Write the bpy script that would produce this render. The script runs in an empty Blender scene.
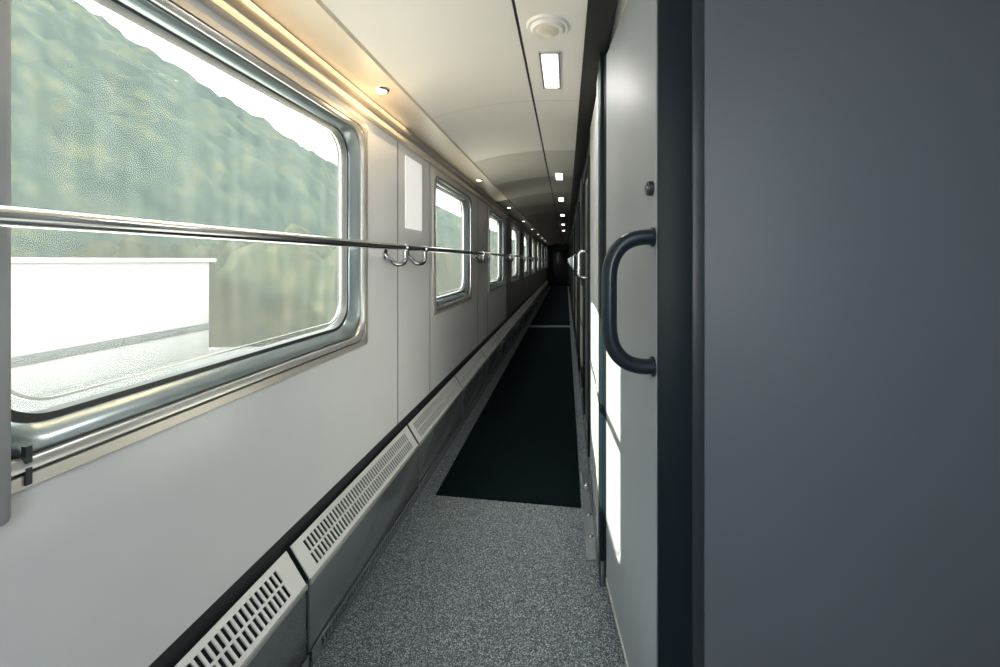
import bpy, bmesh, math, random
from mathutils import Vector, Matrix, noise
random.seed(4)
S=bpy.context.scene
COL=S.collection
try:
    S.view_settings.view_transform='Standard'
    S.view_settings.look='None'
except Exception: pass
H=1.4
# ---------------- materials
def newmat(name):
    m=bpy.data.materials.new(name); m.use_nodes=True
    nt=m.node_tree; return m,nt,nt.nodes['Principled BSDF']
def mat(name,col,rough=.5,metal=0,var=.06,scale=6,bump=0,bscale=200,coat=0,spec=.5):
    m,nt,b=newmat(name)
    tc=nt.nodes.new('ShaderNodeTexCoord')
    n=nt.nodes.new('ShaderNodeTexNoise'); n.inputs['Scale'].default_value=scale; n.inputs['Detail'].default_value=4
    nt.links.new(tc.outputs['Object'],n.inputs['Vector'])
    r=nt.nodes.new('ShaderNodeValToRGB')
    r.color_ramp.elements[0].position=.3; r.color_ramp.elements[1].position=.7
    r.color_ramp.elements[0].color=tuple(c*(1-var) for c in col)+(1,)
    r.color_ramp.elements[1].color=tuple(min(1,c*(1+var)) for c in col)+(1,)
    nt.links.new(n.outputs['Fac'],r.inputs['Fac']); nt.links.new(r.outputs['Color'],b.inputs['Base Color'])
    b.inputs['Roughness'].default_value=rough; b.inputs['Metallic'].default_value=metal
    b.inputs['Specular IOR Level'].default_value=spec
    if coat: b.inputs['Coat Weight'].default_value=coat; b.inputs['Coat Roughness'].default_value=.15
    if bump:
        n2=nt.nodes.new('ShaderNodeTexNoise'); n2.inputs['Scale'].default_value=bscale
        nt.links.new(tc.outputs['Object'],n2.inputs['Vector'])
        bp=nt.nodes.new('ShaderNodeBump'); bp.inputs['Strength'].default_value=bump; bp.inputs['Distance'].default_value=.002
        nt.links.new(n2.outputs['Fac'],bp.inputs['Height']); nt.links.new(bp.outputs['Normal'],b.inputs['Normal'])
    return m
M_wall=mat('cream_laminate',(.83,.84,.855),.18,0,.02,3,.03,60)
M_wall_shade=mat('cream_laminate_shaded',(.11,.10,.09),.33,0,.03,3)  # wall laminate with far-corridor shade put into its colour
M_ceil=mat('ceiling_laminate',(.86,.82,.77),.28,0,.02,2)
CE=[mat('ceiling_laminate_shade',c,.32,0,.02,2) for c in ((.60,.565,.525),(.36,.335,.305),(.19,.175,.16),(.09,.082,.074),(.03,.027,.024))]  # far ceiling shade painted in as stepwise darker colours
M_pel=mat('pelmet_beige',(.74,.65,.53),.35,0,.03,2)
M_pel_shade=mat('pelmet_beige_shaded',(.06,.055,.05),.4,0,.03,2)  # far pelmet darkened in colour to stand in for shade
M_grey=mat('grey_panel',(.118,.137,.160),.5,0,.03,1.5,.12,260)
M_dark=mat('dark_rubber',(.005,.013,.018),.5,0,.1,5,spec=.3)
M_darkwall=mat('dark_laminate',(.008,.008,.008),.5,0,.08,3,spec=.25)
M_darkceil=mat('dark_channel',(.02,.019,.018),.5,0,.1,3)
M_frame=mat('champagne_metal',(.66,.62,.565),.3,.5,.03,3)
M_alu=mat('satin_aluminium',(.66,.66,.645),.22,.6,.03,8)
M_alub=mat('blue_anodised_aluminium',(.36,.43,.455),.2,.65,.03,8)
M_chrome=mat('polished_steel',(.62,.63,.65),.16,1,.02,8)
M_gasket=mat('window_rubber',(.022,.027,.03),.4)
M_vent=mat('vent_cover_paint',(.72,.73,.74),.35,.1,.03,5)
M_postd=mat('post_paint',(.42,.44,.46),.4,.1,.03,5)
M_post=mat('post_grey',(.55,.57,.59),.4,.1,.03,5)
M_heat=mat('heater_front_metal',(.26,.285,.31),.25,.65,.05,3)
M_seam=mat('seam_shadow_strip',(.04,.045,.05),.6)
M_mat=mat('dark_carpet',(.003,.0075,.010),1,0,.3,90,.6,500,0,.05)
M_door=mat('door_laminate',(.32,.35,.38),.5,0,.03,3)
M_cdoor=mat('compartment_door_laminate',(.13,.128,.125),.3,0,.05,3)
M_cdoor2=mat('compartment_panel_laminate',(.03,.029,.028),.4,0,.05,3)
M_handle=mat('dark_handle',(.014,.024,.034),.3,.2,.05,10)
M_bld=mat('white_plaster',(.30,.305,.31),.8,0,.03,.6)
M_bldgrey=mat('grey_plinth',(.06,.075,.08),.8)
M_ground=mat('pale_gravel',(.62,.60,.56),.9,0,.15,1.2)
M_road=mat('grey_asphalt',(.15,.16,.16),.9,0,.15,1.2)
def floor_mat_():
    m,nt,b=newmat('speckled_floor')
    tc=nt.nodes.new('ShaderNodeTexCoord')
    vo=nt.nodes.new('ShaderNodeTexVoronoi'); vo.inputs['Scale'].default_value=340; vo.feature='F1'
    nt.links.new(tc.outputs['Object'],vo.inputs['Vector'])
    sp=nt.nodes.new('ShaderNodeSeparateColor'); nt.links.new(vo.outputs['Color'],sp.inputs[0])
    r=nt.nodes.new('ShaderNodeValToRGB'); cr=r.color_ramp
    cr.elements[0].position=.10; cr.elements[0].color=(.016,.026,.036,1)
    cr.elements[1].position=.95; cr.elements[1].color=(.42,.46,.495,1)
    e=cr.elements.new(.35); e.color=(.066,.084,.099,1)
    e=cr.elements.new(.75); e.color=(.140,.164,.183,1)
    nt.links.new(sp.outputs[0],r.inputs['Fac']); nt.links.new(r.outputs['Color'],b.inputs['Base Color'])
    b.inputs['Roughness'].default_value=.6; b.inputs['Specular IOR Level'].default_value=.3
    return m
M_floor=floor_mat_()
def glass_():
    m=bpy.data.materials.new('window_glass'); m.use_nodes=True; nt=m.node_tree
    for n in list(nt.nodes): nt.nodes.remove(n)
    o=nt.nodes.new('ShaderNodeOutputMaterial'); t=nt.nodes.new('ShaderNodeBsdfTransparent'); t.inputs[0].default_value=(.94,.985,.98,1)
    g=nt.nodes.new('ShaderNodeBsdfGlossy'); g.inputs['Roughness'].default_value=.02
    d=nt.nodes.new('ShaderNodeBsdfTranslucent'); d.inputs[0].default_value=(.90,.95,.93,1)
    lw=nt.nodes.new('ShaderNodeLayerWeight'); lw.inputs[0].default_value=.5
    pw=nt.nodes.new('ShaderNodeMath'); pw.operation='POWER'; pw.inputs[1].default_value=5
    ml=nt.nodes.new('ShaderNodeMath'); ml.operation='MULTIPLY_ADD'; ml.inputs[1].default_value=.15; ml.inputs[2].default_value=.0005
    nt.links.new(lw.outputs['Facing'],pw.inputs[0]); nt.links.new(pw.outputs[0],ml.inputs[0])
    tc=nt.nodes.new('ShaderNodeTexCoord'); mp=nt.nodes.new('ShaderNodeMapping'); mp.inputs['Scale'].default_value=(1,14,.6)
    n=nt.nodes.new('ShaderNodeTexNoise'); n.inputs['Scale'].default_value=2.2; n.inputs['Detail'].default_value=5
    mr=nt.nodes.new('ShaderNodeMapRange'); mr.inputs['From Min'].default_value=.35; mr.inputs['From Max'].default_value=.7
    mr.inputs['To Min'].default_value=.015; mr.inputs['To Max'].default_value=.024
    nt.links.new(tc.outputs['Object'],mp.inputs[0]); nt.links.new(mp.outputs[0],n.inputs[0]); nt.links.new(n.outputs['Fac'],mr.inputs['Value'])
    m1=nt.nodes.new('ShaderNodeMixShader'); m2=nt.nodes.new('ShaderNodeMixShader')
    nt.links.new(mr.outputs[0],m1.inputs[0]); nt.links.new(t.outputs[0],m1.inputs[1]); nt.links.new(d.outputs[0],m1.inputs[2])
    nt.links.new(ml.outputs[0],m2.inputs[0]); nt.links.new(m1.outputs[0],m2.inputs[1]); nt.links.new(g.outputs[0],m2.inputs[2])
    nt.links.new(m2.outputs[0],o.inputs[0]); return m
M_glass=glass_()
def emis(name,col,s):
    m,nt,b=newmat(name); b.inputs['Base Color'].default_value=(.8,.8,.8,1)
    b.inputs['Emission Color'].default_value=col+(1,); b.inputs['Emission Strength'].default_value=s; return m
M_lamp=emis('lamp_diffuser',(1,.97,.92),5)
M_spot=emis('spot_lens',(1,.86,.62),6)
M_sunrefl=emis('sun_reflection_white',(1,.97,.93),.5)  # faint emission standing in for sunlight reflected off the wall
def forest_(name,c0,c1,c2,sc=.35):
    m,nt,b=newmat(name)
    tc=nt.nodes.new('ShaderNodeTexCoord')
    n=nt.nodes.new('ShaderNodeTexNoise'); n.inputs['Scale'].default_value=sc; n.inputs['Detail'].default_value=10; n.inputs['Roughness'].default_value=.82
    nt.links.new(tc.outputs['Object'],n.inputs['Vector'])
    r=nt.nodes.new('ShaderNodeValToRGB'); cr=r.color_ramp
    cr.elements[0].position=.38; cr.elements[0].color=c0+(1,)
    cr.elements[1].position=.63; cr.elements[1].color=c2+(1,)
    e=cr.elements.new(.5); e.color=c1+(1,)
    nt.links.new(n.outputs['Fac'],r.inputs['Fac']); nt.links.new(r.outputs['Color'],b.inputs['Base Color'])
    b.inputs['Roughness'].default_value=.95; b.inputs['Specular IOR Level'].default_value=.05; return m
M_forest=forest_('forest_foliage',(.004,.020,.022),(.016,.037,.035),(.060,.070,.042),.5)
M_shrub=forest_('shrub_foliage',(.008,.018,.016),(.018,.028,.021),(.048,.046,.030),1.6)
# ---------------- mesh helpers
def finish(ob,angle=35):
    me=ob.data
    for p in me.polygons: p.use_smooth=True
    try: me.set_sharp_from_angle(angle=math.radians(angle))
    except Exception: pass
    return ob
def addmesh(name,verts,faces,m,smooth=True):
    me=bpy.data.meshes.new(name); me.from_pydata([tuple(v) for v in verts],[],faces); me.update()
    bm=bmesh.new(); bm.from_mesh(me); bmesh.ops.recalc_face_normals(bm,faces=bm.faces); bm.to_mesh(me); bm.free()
    ob=bpy.data.objects.new(name,me); COL.objects.link(ob); me.materials.append(m)
    if smooth: finish(ob)
    return ob
def boxes(name,lst,m,bev=.0):
    bm=bmesh.new()
    for (x0,x1,y0,y1,z0,z1) in lst:
        r=bmesh.ops.create_cube(bm,size=1)
        bmesh.ops.scale(bm,vec=(x1-x0,y1-y0,z1-z0),verts=r['verts'])
        bmesh.ops.translate(bm,vec=((x0+x1)/2,(y0+y1)/2,(z0+z1)/2),verts=r['verts'])
    if bev: bmesh.ops.bevel(bm,geom=list(bm.edges),offset=bev,segments=2,affect='EDGES',profile=.5)
    me=bpy.data.meshes.new(name); bm.to_mesh(me); bm.free()
    ob=bpy.data.objects.new(name,me); COL.objects.link(ob); me.materials.append(m)
    if bev: finish(ob)
    return ob
def box(name,x0,x1,y0,y1,z0,z1,m,bev=0): return boxes(name,[(x0,x1,y0,y1,z0,z1)],m,bev)
def prism(name,prof,y0,y1,m,closed=True):
    n=len(prof); v=[(x,y0,z) for x,z in prof]+[(x,y1,z) for x,z in prof]
    f=[(i,(i+1)%n,n+(i+1)%n,n+i) for i in range(n)]
    f+= [tuple(range(n)),tuple(range(2*n-1,n-1,-1))]
    return addmesh(name,v,f,m)
def rrect(u0,u1,v0,v1,r,seg=10):
    pts=[]
    for cx,cy,a0 in ((u1-r,v1-r,0),(u0+r,v1-r,90),(u0+r,v0+r,180),(u1-r,v0+r,270)):
        for i in range(seg+1):
            a=math.radians(a0+90*i/seg); pts.append((cx+r*math.cos(a),cy+r*math.sin(a)))
    return pts
def loft(name,rect,prof,m,cap=False):
    y0,y1,z0,z1=rect; v=[];rings=[]
    for ins,r,x in prof:
        it=ins if ins<.05 else .05+(ins-.05)*.55   # slimmer at the top edge
        p=rrect(y0+ins,y1-ins,z0+ins,z1-it,max(r,.0005)); st=len(v)
        v+=[(x,a,b) for a,b in p]; rings.append(st)
    n=len(p); f=[]
    for k in range(len(rings)-1):
        a,b=rings[k],rings[k+1]
        f+=[(a+i,a+(i+1)%n,b+(i+1)%n,b+i) for i in range(n)]
    if cap:
        f.append(tuple(range(rings[-1],rings[-1]+n))); f.append(tuple(range(rings[0],rings[0]+n)))
    return addmesh(name,v,f,m)
def plate(name,outer,holes,thick,m,mtx):
    cu=bpy.data.curves.new(name,'CURVE'); cu.dimensions='2D'; cu.fill_mode='BOTH'; cu.extrude=thick/2
    for poly in [outer]+holes:
        sp=cu.splines.new('POLY'); sp.points.add(len(poly)-1); sp.use_cyclic_u=True
        for i,(a,b) in enumerate(poly): sp.points[i].co=(a,b,0,1)
    t=bpy.data.objects.new(name+'_c',cu); COL.objects.link(t)
    dg=bpy.context.evaluated_depsgraph_get(); dg.update()
    me=bpy.data.meshes.new_from_object(t.evaluated_get(dg)); bpy.data.objects.remove(t)
    me.transform(mtx); me.materials.clear(); me.materials.append(m)
    ob=bpy.data.objects.new(name,me); COL.objects.link(ob); me.name=name
    return ob
def yz(x): # local u->y, v->z, w->x
    return Matrix(((0,0,1,x),(1,0,0,0),(0,1,0,0),(0,0,0,1)))
def fillet(pts,r,seg=8):
    out=[Vector(pts[0])]
    for i in range(1,len(pts)-1):
        p=Vector(pts[i]); a=(Vector(pts[i-1])-p); b=(Vector(pts[i+1])-p)
        ra=min(r,a.length*(.98 if i==1 else .49)); rb=min(r,b.length*(.98 if i==len(pts)-2 else .49)); A=p+a.normalized()*ra; B=p+b.normalized()*rb
        for k in range(seg+1):
            t=k/seg; out.append(A*(1-t)**2+p*2*t*(1-t)+B*t*t)
    out.append(Vector(pts[-1])); return out
def tube(name,pts,r,m,res=6):
    cu=bpy.data.curves.new(name,'CURVE'); cu.dimensions='3D'; cu.bevel_depth=r; cu.bevel_resolution=res; cu.use_fill_caps=True
    sp=cu.splines.new('POLY'); sp.points.add(len(pts)-1)
    for i,p in enumerate(pts): sp.points[i].co=(p[0],p[1],p[2],1)
    t=bpy.data.objects.new(name+'_c',cu); COL.objects.link(t)
    dg=bpy.context.evaluated_depsgraph_get(); dg.update()
    me=bpy.data.meshes.new_from_object(t.evaluated_get(dg)); bpy.data.objects.remove(t)
    me.materials.clear(); me.materials.append(m); me.name=name
    ob=bpy.data.objects.new(name,me); COL.objects.link(ob); finish(ob,50); return ob
def cyl(name,c,r,h,axis,m,r2=None,seg=28):
    bm=bmesh.new(); bmesh.ops.create_cone(bm,cap_ends=True,segments=seg,radius1=r,radius2=r if r2 is None else r2,depth=h)
    rot={'z':Matrix.Identity(4),'x':Matrix.Rotation(math.pi/2,4,'Y'),'y':Matrix.Rotation(math.pi/2,4,'X')}[axis]
    bm.transform(Matrix.Translation(c)@rot)
    me=bpy.data.meshes.new(name); bm.to_mesh(me); bm.free()
    ob=bpy.data.objects.new(name,me); COL.objects.link(ob); me.materials.append(m); finish(ob,40); return ob
def thing(name,loc,parts,label=None,cat=None,structure=False,group=None):
    e=bpy.data.objects.new(name,None); e.location=loc; e.empty_display_size=.1; COL.objects.link(e)
    inv=Matrix.Translation(loc).inverted()
    for p in parts:
        if p.parent is None: p.parent=e; p.matrix_parent_inverse=inv
    if label: e['label']=label
    if cat: e['category']=cat
    if structure: e['kind']='structure'
    if group: e['group']=group
    return e
def sub(child,parent):
    child.parent=parent
def tag(o,label,cat,group=None,kind=None):
    o['label']=label; o['category']=cat
    if group: o['group']=group
    if kind: o['kind']=kind
def dup(root,dy):
    kids={}
    for o in bpy.data.objects:
        if o.parent: kids.setdefault(o.parent,[]).append(o)
    def rec(o,par):
        c=o.copy(); COL.objects.link(c)
        if par is not None:
            mi=o.matrix_parent_inverse.copy()
            c.parent=par; c.matrix_parent_inverse=mi
        for ch in kids.get(o,[]): rec(ch,c)
        return c
    c=rec(root,None); c.location.y+=dy
    return c
def struct(o,label=None,cat=None):
    o['kind']='structure'
    if label:o['label']=label
    if cat:o['category']=cat
    return o

XL=-.95; XF=-.88; XR=.16; YE=22.5; YB=-1.6; P=2.15; ZC=H+.9; YD=6.67
# ---------------- floor
struct(box('floor',-1.0,1.6,YB,YE,-.05,0,M_floor),'grey speckled vinyl train corridor floor','floor')
def carpet(y0l,y0r,y1,z=.006):
    xl,xr=-.775,.085
    v=[(xl,y0l,0),(xr,y0r,0),(xr,y1,0),(xl,y1,0),(xl,y0l,z),(xr,y0r,z),(xr,y1,z),(xl,y1,z)]
    f=[(0,1,2,3),(4,5,6,7),(0,1,5,4),(1,2,6,5),(2,3,7,6),(3,0,4,7)]
    o=addmesh('carpet_runner',v,f,M_mat,False)
    return o
c=carpet(2.50,2.37,8.7); tag(c,'long black carpet runner on the speckled corridor floor','carpet',"corridor runners")
c=carpet(9.0,9.0,22.2); tag(c,'black carpet runner further along the corridor floor','carpet',"corridor runners")
# ---------------- windows
WZ0,WZ1=H-.40,H+.645
wins=[(.60,2.0)]+[(3.0+P*k,4.22+P*k) for k in range(9)]
def wallpart(a,b,m):
    hs=[rrect(p+.03,q-.03,WZ0+.03,WZ1-.03,.08,6) for p,q in wins if p>a and q<b]
    return plate('wall_left',[(a,H-.925),(b,H-.925),(b,2.32),(a,2.32)],hs,.03,m,yz(XL-.015))
struct(wallpart(YB,YD,M_wall),'cream laminate corridor wall with rounded window openings','wall')
struct(wallpart(YD,YE,M_wall_shade),'shade-darkened cream laminate corridor wall with rounded window openings','wall')
def make_window(a,b):
    R=(a,b,WZ0,WZ1)
    fr=loft('frame',R,[(0,.012,XL),(0,.015,XL+.006),(.002,.016,XL+.008),(.024,.072,XL+.008),(.025,.072,XL+.006),(.025,.075,XL-.03)],M_frame)
    tr=loft('trim_ring',R,[(.024,.072,XL+.004),(.032,.08,XL+.004),(.032,.08,XL-.02)],M_gasket)
    rv=loft('reveal',R,[(.031,.08,XL+.002),(.031,.08,XL+.009),(.033,.082,XL+.011),(.046,.090,XL+.009),(.051,.093,XL+.005),(.053,.094,XL-.002),(.053,.094,XL-.008)],M_alu)
    r2=loft('inner_reveal',R,[(.058,.095,XL-.008),(.058,.095,XL-.003),(.061,.097,XL-.002),(.074,.101,XL-.009),(.094,.106,XL-.030),(.098,.108,XL-.038),(.098,.108,XL-.07)],M_alub)
    gb=loft('seam_ring',R,[(.051,.093,XL-.006),(.060,.096,XL-.006)],M_gasket)
    ga=loft('gasket',R,[(.096,.108,XL-.038),(.097,.108,XL-.035),(.109,.106,XL-.035),(.111,.106,XL-.06)],M_gasket)
    sash=loft('sash_line',R,[(.128,.10,XL-.055),(.128,.10,XL-.050),(.133,.098,XL-.050),(.133,.098,XL-.055)],M_alu)
    gl=loft('glass',R,[(.100,.108,XL-.062),(.100,.108,XL-.056)],M_glass,cap=True)
    outer=loft('outer_frame',R,[(.02,.08,XL-.03),(.02,.08,XL-.08),(.107,.11,XL-.08),(.107,.11,XL-.06)],M_gasket)
    return [fr,tr,rv,r2,gb,ga,sash,gl,outer]
w1=thing('window_1',(XL,1.3,WZ0),make_window(*wins[0]),'rounded train window in a champagne metal frame','window',structure=True)
w2=thing('window_2',(XL,3.6,WZ0),make_window(*wins[1]),'rounded train window in a champagne metal frame','window',structure=True)
for k in range(2,10):
    c=dup(w2,P*(k-1)); c.name='window_%d'%(k+1)
lp2=boxes('latch_slots',[(XL+.003,XL+.0114,.730,.739,H-.355,H-.325),(XL+.003,XL+.0114,.730,.739,H-.393,H-.363)],M_gasket)
tag(lp2,'pair of small black square slots on the window frame','latch')
struct(box('trim_1',XL-.06,XL-.03,YB,YE,0,H-.90,M_seam),'dark recess strip behind the heater','trim')
struct(boxes('trim_2',[(XL,XL+.0015,y-.003,y+.003,H-.925,2.17) for y in [2.37+P*k for k in range(9)]]+[(XL,XL+.0015,y-.002,y+.002,H-.925,2.17) for y in [2.93+P*k for k in range(9)]],M_seam),'thin dark joints between wall panels','trim')
pz=lambda n,prof,a,b,m,l: struct(prism(n,prof,a,b,m),l,'trim')
t3=[(XL,H+.670),(XL+.018,H+.670),(XL+.024,H+.678),(XL+.024,H+.70),(XL+.01,H+.71),(XL,H+.71)]
t4=[(XL,H+.755),(-.90,H+.765),(-.80,H+.785),(-.765,H+.79),(-.755,H+.80),(-.755,H+.84),(XL,H+.84)]
pz('trim_3',t3,YB,YD,M_pel,'beige metal moulding above the windows')
pz('trim_4',t4,YB,5.5,M_pel,'beige pelmet running above the windows')
pz('trim_15',t4,5.5,YE,M_pel_shade,'shade-darkened beige pelmet running above the windows')
pz('trim_5',[(XL,H+.725),(XL+.035,H+.73),(XL+.04,H+.745),(XL+.03,H+.757),(XL,H+.757)],YB,YD,M_frame,'champagne metal curtain rail strip')
# ceiling
cv=[(-.755,H+.80),(-.70,H+.818),(-.62,H+.84),(-.5,H+.864),(-.34,H+.886),(-.19,H+.9)]
for a,b,m,l in ((YB,3.445,M_ceil,'glossy cream'),(3.445,4.52,CE[0],'faintly shade-darkened cream'),(4.52,5.595,CE[1],'lightly shade-darkened cream'),(5.595,6.67,CE[2],'shade-darkened cream'),(6.67,7.745,CE[3],'strongly shade-darkened cream'),(7.745,YE,CE[4],'deepest shade-darkened cream')):
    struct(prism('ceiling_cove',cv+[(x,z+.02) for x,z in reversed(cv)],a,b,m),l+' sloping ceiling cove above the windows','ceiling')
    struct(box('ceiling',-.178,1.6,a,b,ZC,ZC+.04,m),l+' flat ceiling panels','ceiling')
struct(box('ceiling_joint',-.192,-.176,YB,YE,ZC+.008,ZC+.03,M_seam),'dark joint in the ceiling','ceiling')
struct(box('trim_6',.075,XR+.02,1.0,YE,ZC-.014,ZC,M_darkceil,.003),'dark channel along the ceiling edge','trim')
js=[(-.178,.075,y-.001,y+.001,ZC-.0008,ZC) for y in (1.25,2.37)]
struct(boxes('trim_7',js,M_post),'thin joints between ceiling panels','trim')
p=[(x,z-.0008) for x,z in cv]
struct(prism('trim_8',p+[(x,z+.004) for x,z in reversed(p)],2.369,2.371,M_post),'thin joint across the ceiling cove','trim')
struct(box('roof',-1.2,1.65,YB-.05,YE+.05,ZC+.045,ZC+.08,M_seam),'roof shell','roof')
# ---------------- ceiling fixtures
def lamp(y,L=.36,W=.072,x=-.072):
    fr=plate('housing',[(x-W/2-.01,y-L/2-.012),(x+W/2+.01,y-L/2-.012),(x+W/2+.01,y+L/2+.012),(x-W/2-.01,y+L/2+.012)],[rrect(x-W/2,x+W/2,y-L/2,y+L/2,.006,4)],.008,M_alu,Matrix.Translation((0,0,ZC-.004)))
    d=box('diffuser',x-W/2,x+W/2,y-L/2,y+L/2,ZC-.006,ZC-.001,M_lamp,.001)
    return thing('ceiling_lamp',(x,y,ZC),[fr,d],'rectangular white ceiling lamp in a slim metal frame','lamp',group='corridor ceiling lamps')
for y in (2.0,4.5,6.2,8.4,10.6,12.8): lamp(y)
def spot(y):
    z=H+.776; x=-.845
    a=cyl('ring',(x,y,z-.001),.032,.008,'z',M_chrome,.036); b=cyl('lens',(x,y,z-.0055),.024,.004,'z',M_spot)
    return thing('spotlight',(x,y,z),[a,b],'small round warm spotlight in the pelmet','lamp',group='pelmet spotlights')
s0=spot(1.92)
for k in range(1,8): dup(s0,P*k)
sd=[cyl('base',(-.07,1.62,ZC-.004),.078,.008,'z',M_ceil,.084),cyl('ring',(-.07,1.62,ZC-.012),.058,.012,'z',M_ceil,.07),cyl('centre_cap',(-.07,1.62,ZC-.02),.036,.006,'z',M_pel,.045)]
thing('ceiling_speaker',(-.07,1.62,ZC),sd,'round cream ceiling speaker disc','speaker')
# ---------------- rail
RZ=H+.068; RX=-.875
def bracket(y,s):
    a=tube('bracket',fillet([(RX,y,RZ-.008),(RX,y,RZ-.080),(RX-.02,y+.05*s,RZ-.092),(XL+.03,y+.085*s,RZ-.078),(XL+.004,y+.095*s,RZ-.04)],.04),.0145,M_chrome)
    b=cyl('wall_plate',(XL+.004,y+.095*s,RZ-.04),.028,.008,'x',M_chrome)
    c=cyl('clamp',(RX,y,RZ),.021,.03,'y',M_chrome)
    return a,b,c
def rail(y0,y1,bs):
    parts=[tube('bar',[(RX,y0,RZ),(RX,y1,RZ)],.0165,M_chrome,8)]
    for y,s in bs:
        parts+=list(bracket(y,s))
    return thing('handrail',(RX,(y0+y1)/2,RZ),parts,'polished steel handrail fixed across the windows','handrail',group='window handrails')
rail(-1.0,2.40,[(2.29,-1),(-.6,1)])
r1=rail(2.405,2.40+P,[(2.60,-1),(2.29+P,-1)])
for k in range(1,8): dup(r1,P*k)
# ---------------- heaters
zt=H-.985; zb=H-1.10
def heater(y0,y1):
    top=Vector((XL+.002,0,zt)); bot=Vector((XF,0,zb)); d=(bot-top); L=d.length; dn=d.normalized()
    mt=Matrix.Identity(4)
    mt.col[0]=(0,1,0,0); mt.col[1]=(dn.x,0,dn.z,0)
    w=Vector((0,1,0)).cross(dn); mt.col[2]=(w.x,w.y,w.z,0); mt.col[3]=(top.x,0,top.z,1)
    hs=[]; g0=y0+.05; n=int((y1-y0-.1)/.0205)
    for r in range(2):
        v0=.020+r*.052; v1=v0+.044
        for i in range(n):
            u=g0+i*.0205+.004
            sh=.004
            hs.append([(u,v0),(u+.0125,v0),(u+.0125+sh,v1),(u+sh,v1)])
    cover=plate('vent_cover',[(y0+.004,0),(y1-.004,0),(y1-.004,L),(y0+.004,L)],hs,.004,M_vent,mt)
    inner=prism('inner_duct',[(XL+.002,zt-.012),(XF-.004,zb-.012),(XF-.004,zb-.05),(XL+.002,zb-.05)],y0+.004,y1-.004,M_gasket)
    front=boxes('front_panel',[(XF-.012,XF,y0+.002,y1-.002,.05,zb-.001)],M_heat,.002)
    lip=boxes('edge_lip',[(XF-.004,XF+.006,y0+.002,y1-.002,zb-.016,zb+.003)],M_alu,.002)
    kick=plate('base_grille',[(y0+.002,.004),(y1-.002,.004),(y1-.002,.062),(y0+.002,.062)],
        [[(y0+.06+i*.022,.016),(y0+.07+i*.022,.016),(y0+.07+i*.022,.05),(y0+.06+i*.022,.05)] for i in range(int((y1-y0-.12)/.022))],.003,M_heat,yz(XF+.008))
    return thing('heater_cover',(XF,(y0+y1)/2,0),[cover,inner,front,lip,kick],'grey metal heater cover with slotted white vent grille','heater',group='corridor heater covers')
h=heater(1.44,2.50)
dup(h,-1.075)
for k in range(1,18): dup(h,1.075*k)
# ---------------- right wall, compartments
struct(boxes('wall_right',[(XR+.012,XR+.05,1.78,YE,0,ZC),(.30,.34,1.09,1.80,0,ZC),(XR+.02,.34,1.765,1.80,0,ZC)],M_darkwall),'dark laminate compartment wall','wall')
struct(box('baseboard_right',XR-.012,XR+.012,1.80,YE,0,.11,M_heat,.002),'dark metal skirting board','baseboard')
def cdoor(y0,y1):
    leaf=box('leaf',XR-.002,XR+.012,y0+.05,y1-.05,.12,2.02,M_cdoor,.003)
    fr=boxes('frame',[(XR-.018,XR+.012,y0,y0+.05,.11,2.08),(XR-.018,XR+.012,y1-.05,y1,.11,2.08),(XR-.018,XR+.012,y0+.05,y1-.05,2.03,2.08)],M_dark,.003)
    hp=[(XR,y0+.14,1.28),(XR-.07,y0+.14,1.28),(XR-.07,y0+.14,1.46),(XR,y0+.14,1.46)]
    hd=tube('handle',fillet(hp,.03),.012,M_chrome); sub(hd,leaf)
    lk=cyl('lock',(XR-.006,y0+.14,1.20),.018,.012,'x',M_chrome); sub(lk,leaf)
    return [leaf,fr,hd,lk]
d2=thing('door_2',(XR,3.2,0),cdoor(2.75,3.55),'grey compartment sliding door with dark posts and steel handle','door',structure=True)
for k in range(1,9):
    c=dup(d2,P*k); c.name='door_%d'%(k+2)
struct(boxes('trim_16',[(XR-.004,XR+.012,2.12,2.72,.11,2.25)],M_post,.002),'pale wall panel beside the first compartment door','trim')
struct(boxes('trim_9',[(XR-.004,XR+.012,y,y+.42,.11,2.25) for y in [2.1+P*k for k in range(1,9)]],M_cdoor2,.002),'dark wall panels between compartment doors','trim')
struct(boxes('trim_10',[(XR-.014,XR+.03,1.80,1.90,0,ZC)],M_dark,.004),'dark doorway jamb post','trim')
struct(boxes('trim_14',[(XR-.010,XR+.012,1.92,2.08,0.11,ZC-.02)],M_post,.004),'pale panel beside the doorway','trim')
ts=box('strip',.095,XR-.012,1.95,2.75,.0,.008,M_heat,.002)
sc=[cyl('screw',(.125,y,.011),.016,.010,'z',M_chrome,.010) for y in (2.12,2.30,2.60)]
thing('threshold_strip',(.12,2.3,0),[ts]+sc,'metal floor strip with round screws beside the doorway','threshold')
# ---------------- open door leaf (slightly turned)
A=Vector((.168,1.76,0)); B=Vector((.232,1.085,0))
t=(B-A); Lw=t.length; ang=math.atan2(t.y,t.x)
def T(ob):
    ob.data.transform(Matrix.Translation(A)@Matrix.Rotation(ang,4,'Z')); return ob
nrm=Matrix.Rotation(ang,3,'Z')@Vector((0,1,0)); sg=1 if nrm.x<0 else -1
def lb(name,u0,u1,n0,n1,z0,z1,m,bev=.003):
    a,b=sorted((sg*n0,sg*n1)); return T(box(name,u0,u1,a,b,z0,z1,m,bev))
leaf=lb('leaf',0,Lw,-.04,0,.06,2.26,M_door,.006)
edge=lb('edge_seal',-.012,0.002,-.036,.004,.06,2.26,M_dark,.002)
strip=lb('kick_edge',.0,Lw,-.035,.003,.045,.07,M_alu,.001)
hp=[(Lw-.02,0,H+.06),(Lw-.02,sg*.118,H+.065),(Lw-.02,sg*.118,H-.285),(Lw-.02,0,H-.28)]
hd=T(tube('handle',fillet(hp,.12,14),.0205,M_handle,8))
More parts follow.
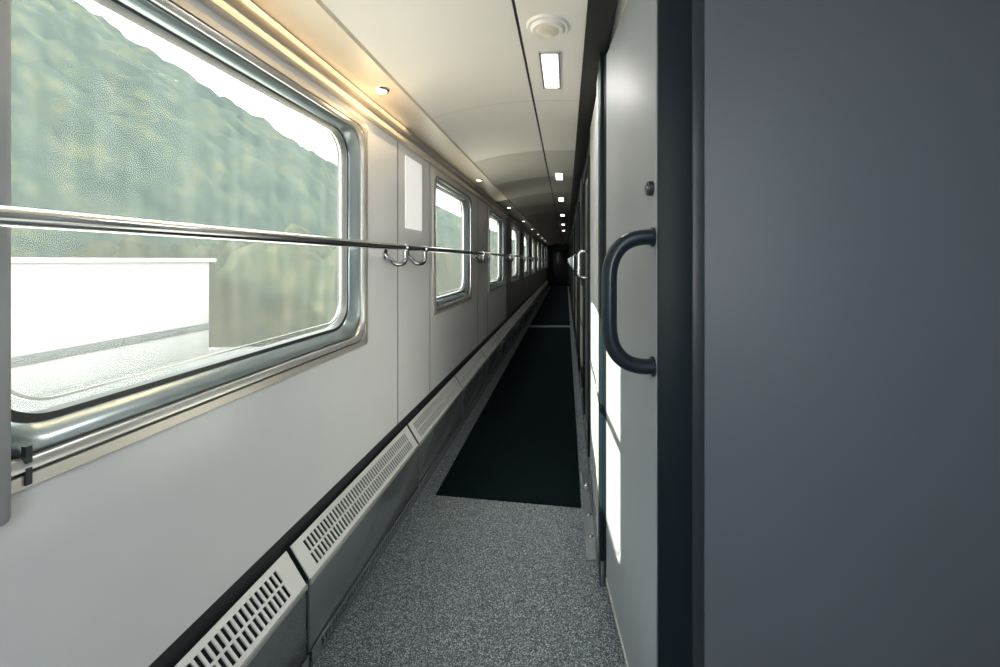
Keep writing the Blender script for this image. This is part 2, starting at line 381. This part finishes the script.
hb1=T(cyl('handle_rose',(Lw-.02,sg*.003,H+.06),.026,.006,'y',M_handle)); hb2=T(cyl('handle_rose',(Lw-.02,sg*.003,H-.28),.026,.006,'y',M_handle))
lk=T(cyl('lock',(Lw-.03,sg*.006,H+.19),.019,.014,'y',M_gasket)); lk2=T(cyl('lock_cylinder',(Lw-.03,sg*.013,H+.19),.010,.010,'y',M_chrome))
sub(hb1,hd);sub(hb2,hd);sub(lk2,lk);sub(hd,leaf);sub(lk,leaf)
hd['label']='dark curved grab handle'
thing('door_1',(.2,1.42,0),[leaf,edge,strip],'pale door leaf standing open with a large dark curved grab handle','door',structure=True)
# ---------------- partition panel
YP=1.07
struct(box('wall_front',.352,1.6,YP,YP+.05,0,ZC,M_grey,.006),'smooth blue-grey vestibule partition panel','wall')
struct(boxes('trim_11',[(.236,.325,YP+.006,YP+.05,0,ZC)],M_dark,.002),'dark rubber door frame beside the grey panel','trim')
struct(boxes('trim_12',[(.322,.353,YP+.002,YP+.045,0,ZC)],mat('grey_edge',(.026,.033,.040),.4),.003),'dark grey edge profile of the partition','trim')
struct(box('wall_back',-1.0,1.6,YB-.04,YB,0,ZC,M_wall),'vestibule end wall','wall')
struct(box('wall_side',1.6,1.65,YB,YE,0,ZC,M_grey),'vestibule side wall','wall')
struct(box('wall_far',-1.0,1.6,YE,YE+.05,0,ZC,M_darkwall),'dark corridor end wall','wall')
fd=[box('leaf',-.7,.05,YE-.03,YE,.02,2.0,M_darkwall,.004),box('door_window',-.5,-.2,YE-.036,YE-.03,1.2,1.8,M_gasket,.002)]
thing('door_20',(-.33,YE-.02,0),fd,'dark corridor end door','door',structure=True)
struct(box('trim_13',XL,XL+.028,.60,.704,H-.44,2.17,M_postd,.012),'pale vertical metal post beside the window','trim')
n1=box('sun_reflection_panel',XL,XL+.003,2.48,2.76,H+.19,H+.62,M_sunrefl,0)  # added glowing panel in place of a sun reflection
tag(n1,'white glowing panel imitating a sun reflection on the cream wall','sun reflection')
# ---------------- exterior
GZ=H-2.3
struct(box('ground',-200,-1.3,-60,420,GZ-.2,GZ,M_ground),'pale gravel ground beside the railway','ground')
struct(box('ground_path',-9.0,-6.3,-20,11.2,GZ,GZ+.02,M_road),'grey asphalt path beside the trackside building','ground')
bw=box('walls',-14,-9,2,10.6,GZ,H-.05,M_bld,.02)
br=box('roof',-14.1,-8.9,1.9,10.7,H-.05,H+.04,M_bld,.01)
bp=box('plinth',-9.04,-8.98,2,10.6,GZ+.55,GZ+.72,M_bldgrey,.005)
thing('trackside_building',(-11.5,6.3,GZ),[bw,br,bp],'low white flat-roofed trackside building with a grey band','building')
def ter(name,nx,ny,x0,dx,y0,dy,fn,m):
    v=[];f=[]
    for i in range(nx+1):
        for j in range(ny+1):
            x=x0-i*dx; y=y0+j*dy; v.append((x,y,fn(x,y)))
    for i in range(nx):
        for j in range(ny):
            a=i*(ny+1)+j; f.append((a,a+1,a+ny+2,a+ny+1))
    o=addmesh(name,v,f,m); finish(o,80); return o
def crown(x,y,s):
    d=noise.voronoi(Vector((x*s,y*s,.5)))[0][0]
    return max(0,1-d*d*1.6)
def hillz(x,y):
    tt=min(1,max(0,(-x-18)/52))
    top=26.8+10.5*min(1,max(0,(78-y)/40))
    hgt=top*(tt**.8)
    if x<-71: hgt-= (-71-x)*.5
    nz=noise.noise(Vector((x*.05,y*.03,0)))*1.8*tt+crown(x,y,.3)*2.4*min(1,tt*6)+noise.noise(Vector((x*.9,y*.9,5)))*1.0*min(1,tt*8)
    return GZ-.1+2.2*min(1,tt*9)+hgt+nz*.9
hl=ter('forest_hillside',90,420,-14,.9,-10,.8,hillz,M_forest)
tag(hl,'hazy green wooded hillside along the railway','hillside',kind='stuff')
def shz(x,y):
    r=min(1,max(0,(-x-5.4)/1.0)); e=min(1,max(0,(y-11.0)/1.0)); b=min(1,max(0,(16.2+x)/1.5))
    return GZ-.05+r*e*b*(1.9+1.2*crown(x,y,.7)+.9*noise.noise(Vector((x*.5,y*.5,1)))+.35*noise.noise(Vector((x*3.2,y*3.2,7))))
sh=ter('shrub_thicket',57,420,-5.2,.2,10.8,.2,shz,M_shrub)
tag(sh,'brownish green trackside shrubs beside the white building','shrubs',kind='stuff')
# ---------------- world & lights
w=bpy.data.worlds.new('sky'); S.world=w; w.use_nodes=True
bg=w.node_tree.nodes['Background']; bg.inputs[0].default_value=(1,.98,.94,1); bg.inputs[1].default_value=6.5
l=bpy.data.lights.new('sun','SUN'); l.energy=22; l.color=(1,.87,.69); l.angle=.01
o=bpy.data.objects.new('sun',l); COL.objects.link(o)
o.rotation_euler=Vector((1.16,.74,-.80)).to_track_quat('-Z','Y').to_euler()
def area(name,loc,sx,sy,e,col,rot=(0,0,0)):
    l=bpy.data.lights.new(name,'AREA'); l.shape='RECTANGLE'; l.size=sx; l.size_y=sy; l.energy=e; l.color=col
    o=bpy.data.objects.new(name,l); o.location=loc; o.rotation_euler=rot; COL.objects.link(o)
area('lamp_light',(-.072,2.0,ZC-.012),.07,.36,2.5,(1,.96,.92))
area('vestibule_fill',(.3,-.6,ZC-.02),.7,.7,12,(.90,.96,1))  # added fill from an unseen ceiling source, no fixture modelled
area('rear_fill',(.3,YB+.02,1.5),.6,.7,18,(.95,.98,1),(math.pi/2,0,0))  # added fill behind the camera, back wall has no opening
area('pelmet_warm_fill',(-.893,1.7,H+.757),.010,1.4,2.2,(1,.73,.40))  # added warm fill imitating the golden sun glow above the window
l=bpy.data.lights.new('spotlight_glow','POINT'); l.energy=.9; l.color=(1,.72,.38); l.shadow_soft_size=.06
o=bpy.data.objects.new('spotlight_glow',l); o.location=(-.83,1.9,H+.64); COL.objects.link(o)
# ---------------- camera
cam=bpy.data.cameras.new('camera'); cam.sensor_width=36; cam.lens=36*.42; cam.shift_x=-.066; cam.shift_y=-.0735; cam.clip_start=.02; cam.clip_end=1000
co=bpy.data.objects.new('camera',cam); co.location=(0,0,H); co.rotation_euler=(math.pi/2,0,0); COL.objects.link(co)
S.camera=co
